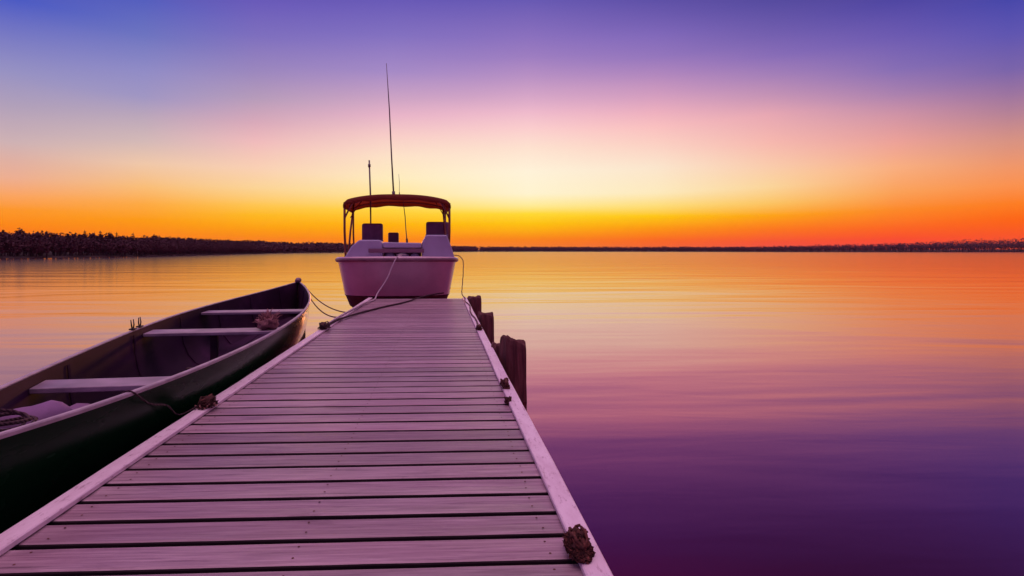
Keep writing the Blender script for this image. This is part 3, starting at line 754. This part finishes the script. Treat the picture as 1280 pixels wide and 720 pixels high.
# outboard at the stern
ob = empty('outboard_motor', (0, 5.72, .45)); ob.parent = boat
mb = MB(); mb.box(-.20, .20, -.05, .42, .42, .98, bev=.09, smooth=True); mb.build('cowl', M_black, ob)
mb = MB(); mb.box(-.06, .06, .10, .32, -.85, .42, bev=.02); mb.box(-.14, .14, .02, .44, -.30, -.27, bev=.008); mb.build('lower_leg', M_black, ob)
mb = MB(); mb.box(-.14, .14, -.13, -.04, .05, .55, bev=.02); mb.build('bracket', M_steel, ob)
BM = Matrix.Translation(boat.location) @ Matrix.Rotation(.045, 4, 'Z')
def bp(x, y, z): return BM @ Vector((x, y, z))

# ------------------------------------------------------------------ ropes on the dock
a = bp(.10, .28, 1.15); b = bp(.02, -.03, 1.12)
far = (XL+.037, 6.8, RZ+.03)
rope('mooring_rope', [a, b, bp(-.06, -.12, .96), bp(-.16, -.20, .72), bp(-.32, -.34, .47), (-1.20, 10.75, .37), (-1.26, 10.0, .388), (-1.30, 9.0, .386), (-1.335, 7.9, .388), (XL+.03, 7.1, RZ+.016), far], .0125, M_ropew,
     'pale mooring rope hanging from the boat bow to the dock, then along its left edge')
rope('mooring_rope', [bp(.93, .55, .40), bp(.70, .12, .40), (-.42, 11.1, .378), (-.62, 10.3, .366), (-.92, 9.4, .366), (-1.16, 8.5, .368), (-1.29, 7.6, .384), (XL+.05, 7.0, RZ+.018), (XL+.045, 6.85, RZ+.03)], .014, M_roped,
     'dark rope lying slantwise over the far planks from the boat to the left dock edge')
k1 = cp(.13, 4.78, .60); k2 = cp(.15, 4.74, .54)
rope('canoe_line', sagline(k1, (XL+.03, 8.45, RZ+.012), .10), .009, M_ropet, 'upper of the two thin lines sagging over water from the canoe bow to the dock', group=None)
rope('canoe_line', sagline(k2, (XL+.02, 7.85, RZ+.010), .13), .009, M_ropet, 'lower of the two thin lines sagging over water from the canoe bow to the dock', group=None)
g1 = cp(cw(-.74), -3.7, cz(-.74, 1)+.015)
rope('canoe_line', [cp(cw(-.74)-.10, -3.62, cz(-.74, 1)-.06), g1, g1+Vector((.04, .12, -.09)), g1+Vector((.05, .28, -.14)), (-1.40, 3.28, .37), (XL+.037, 3.42, RZ+.03)], .0045, M_roped, 'thin dark line looped over the near canoe gunwale to the orange rusty cleat knot')
rope('mooring_rope', [bp(1.15, .95, 1.155), bp(1.27, .80, 1.13), bp(1.33, .62, 1.02), bp(1.31, .40, .80), bp(1.27, .12, .58), bp(1.25, -.08, .42), (.425, 10.95, RZ+.012), (.40, 10.3, RZ+.012), (.44, 9.4, RZ+.012), (.405, 8.4, RZ+.012), (.43, 7.5, RZ+.012), (.42, 6.8, RZ+.02), (.423, 6.66, RZ+.045)], .009, M_ropet,
     'brown rope from the boat right side lying along the right dock rail', jitter=.004)

def tangle(c, size, n, seed, label, mats, cat='rope tangle', wraps=3):
    """rope wound round a cleat, frayed, with rusty crumbs"""
    rr = random.Random(seed); mb = MB(); sx, sy, sz = size
    for k in range(wraps):
        a0 = rr.uniform(0, 6.28); pts = []; tilt = rr.uniform(-.5, .5)
        for j in range(14):
            a = a0+j*.47; q = rr.uniform(.75, 1.0)
            pts.append((sx*math.cos(a)*q*.8+rr.uniform(-.004, .004), sy*math.sin(a)*q*.85+rr.uniform(-.006, .006), .010+sz*(.55+.28*math.sin(a*2.1+k)+tilt*.2)))
        mb.tube(pts, rr.uniform(.003, .005), 6, mi=rr.choice((0, 0, 1)))
    mb.blob((0, 0, sz*.45), (sx*.7, sy*.78, sz*.5), 3, 1.0, 2.4, seed, mi=0)
    for k in range(n):
        a = rr.uniform(0, 6.28); q = rr.random()**.5*rr.choice((.8, 1, 1, 1.15)); p = Vector((sx*math.cos(a)*q, sy*math.sin(a)*q, .004+sz*rr.uniform(0, 1)*(1.05-q*.7)))
        d = Vector((rr.gauss(0, 1), rr.gauss(0, 1), rr.gauss(0, .7))).normalized()*rr.uniform(.004, .013); e = d.orthogonal().normalized()*rr.uniform(.002, .006); f = d.cross(e).normalized()*.003
        mb.add([p+d, p+e+f, p-d, p-e+f, p-f*2], [(0, 1, 4), (1, 2, 4), (2, 3, 4), (3, 0, 4), (0, 3, 2, 1)], mi=rr.choice((0, 0, 1)))
    o = mb.build('rope_tangle', mats); o.location = c; return tag(o, label, cat, 'knotted rope tangles on the dock cleats')
M_rust2 = painted('dark_rust', (.085, .024, .018), .9, .6, 40, bump=.8)
M_rust3 = painted('pale_rust_flake', (.50, .24, .20), .85, .5, 40, bump=.8)
tangle((XR-.062, 1.745, RZ-.004), (.032, .074, .050), 2400, 1, 'large crusty dark brown tangle on the right rail nearest the camera', [M_rust2, M_rust])
tangle((XR-.058, 3.86, RZ-.004), (.030, .07, .045), 160, 2, 'small rusty tangle on top of the right rail just before the tallest piling', [M_rust2, M_rust])
tangle((XR-.075, 3.5, RZ-.018), (.022, .035, .030), 90, 5, 'tiny dark tangle at the inner edge of the right rail near the tallest piling', [M_rust2, M_rust])
tangle((XR-.05, 6.64, RZ-.004), (.035, .09, .05), 120, 3, 'dark knotted tangle on the right rail beside the middle piling', [M_rust2, M_rust])
tangle((XL+.05, 3.44, RZ-.004), (.05, .075, .055), 200, 4, 'orange pink rusty knot on the left rail beside the canoe middle', [M_rust2, M_rust3])
tangle((XL+.045, 6.82, RZ-.004), (.06, .17, .07), 160, 6, 'dark rope knot on the left rail where the pale and dark boat ropes end', [M_roped, M_ropet], wraps=9)

# ------------------------------------------------------------------ haze over the lake
HAZE = 0.00009
if HAZE:
    mb = MB(); mb.box(-1300, 1300, -700, 1700, -2.2, 16); hz = mb.build('haze', None)
    hm = bpy.data.materials.new('lake_haze'); hm.use_nodes = True; nt = hm.node_tree; nt.nodes.clear()
    v = nt.nodes.new('ShaderNodeVolumePrincipled'); v.inputs['Color'].default_value = (.80, .55, .85, 1); v.inputs['Density'].default_value = HAZE; v.inputs['Anisotropy'].default_value = 0
    oo = nt.nodes.new('ShaderNodeOutputMaterial'); nt.links.new(v.outputs[0], oo.inputs['Volume'])
    hz.data.materials.clear(); hz.data.materials.append(hm); tag(hz, 'thin violet evening haze over the lake', None, None, 'stuff')
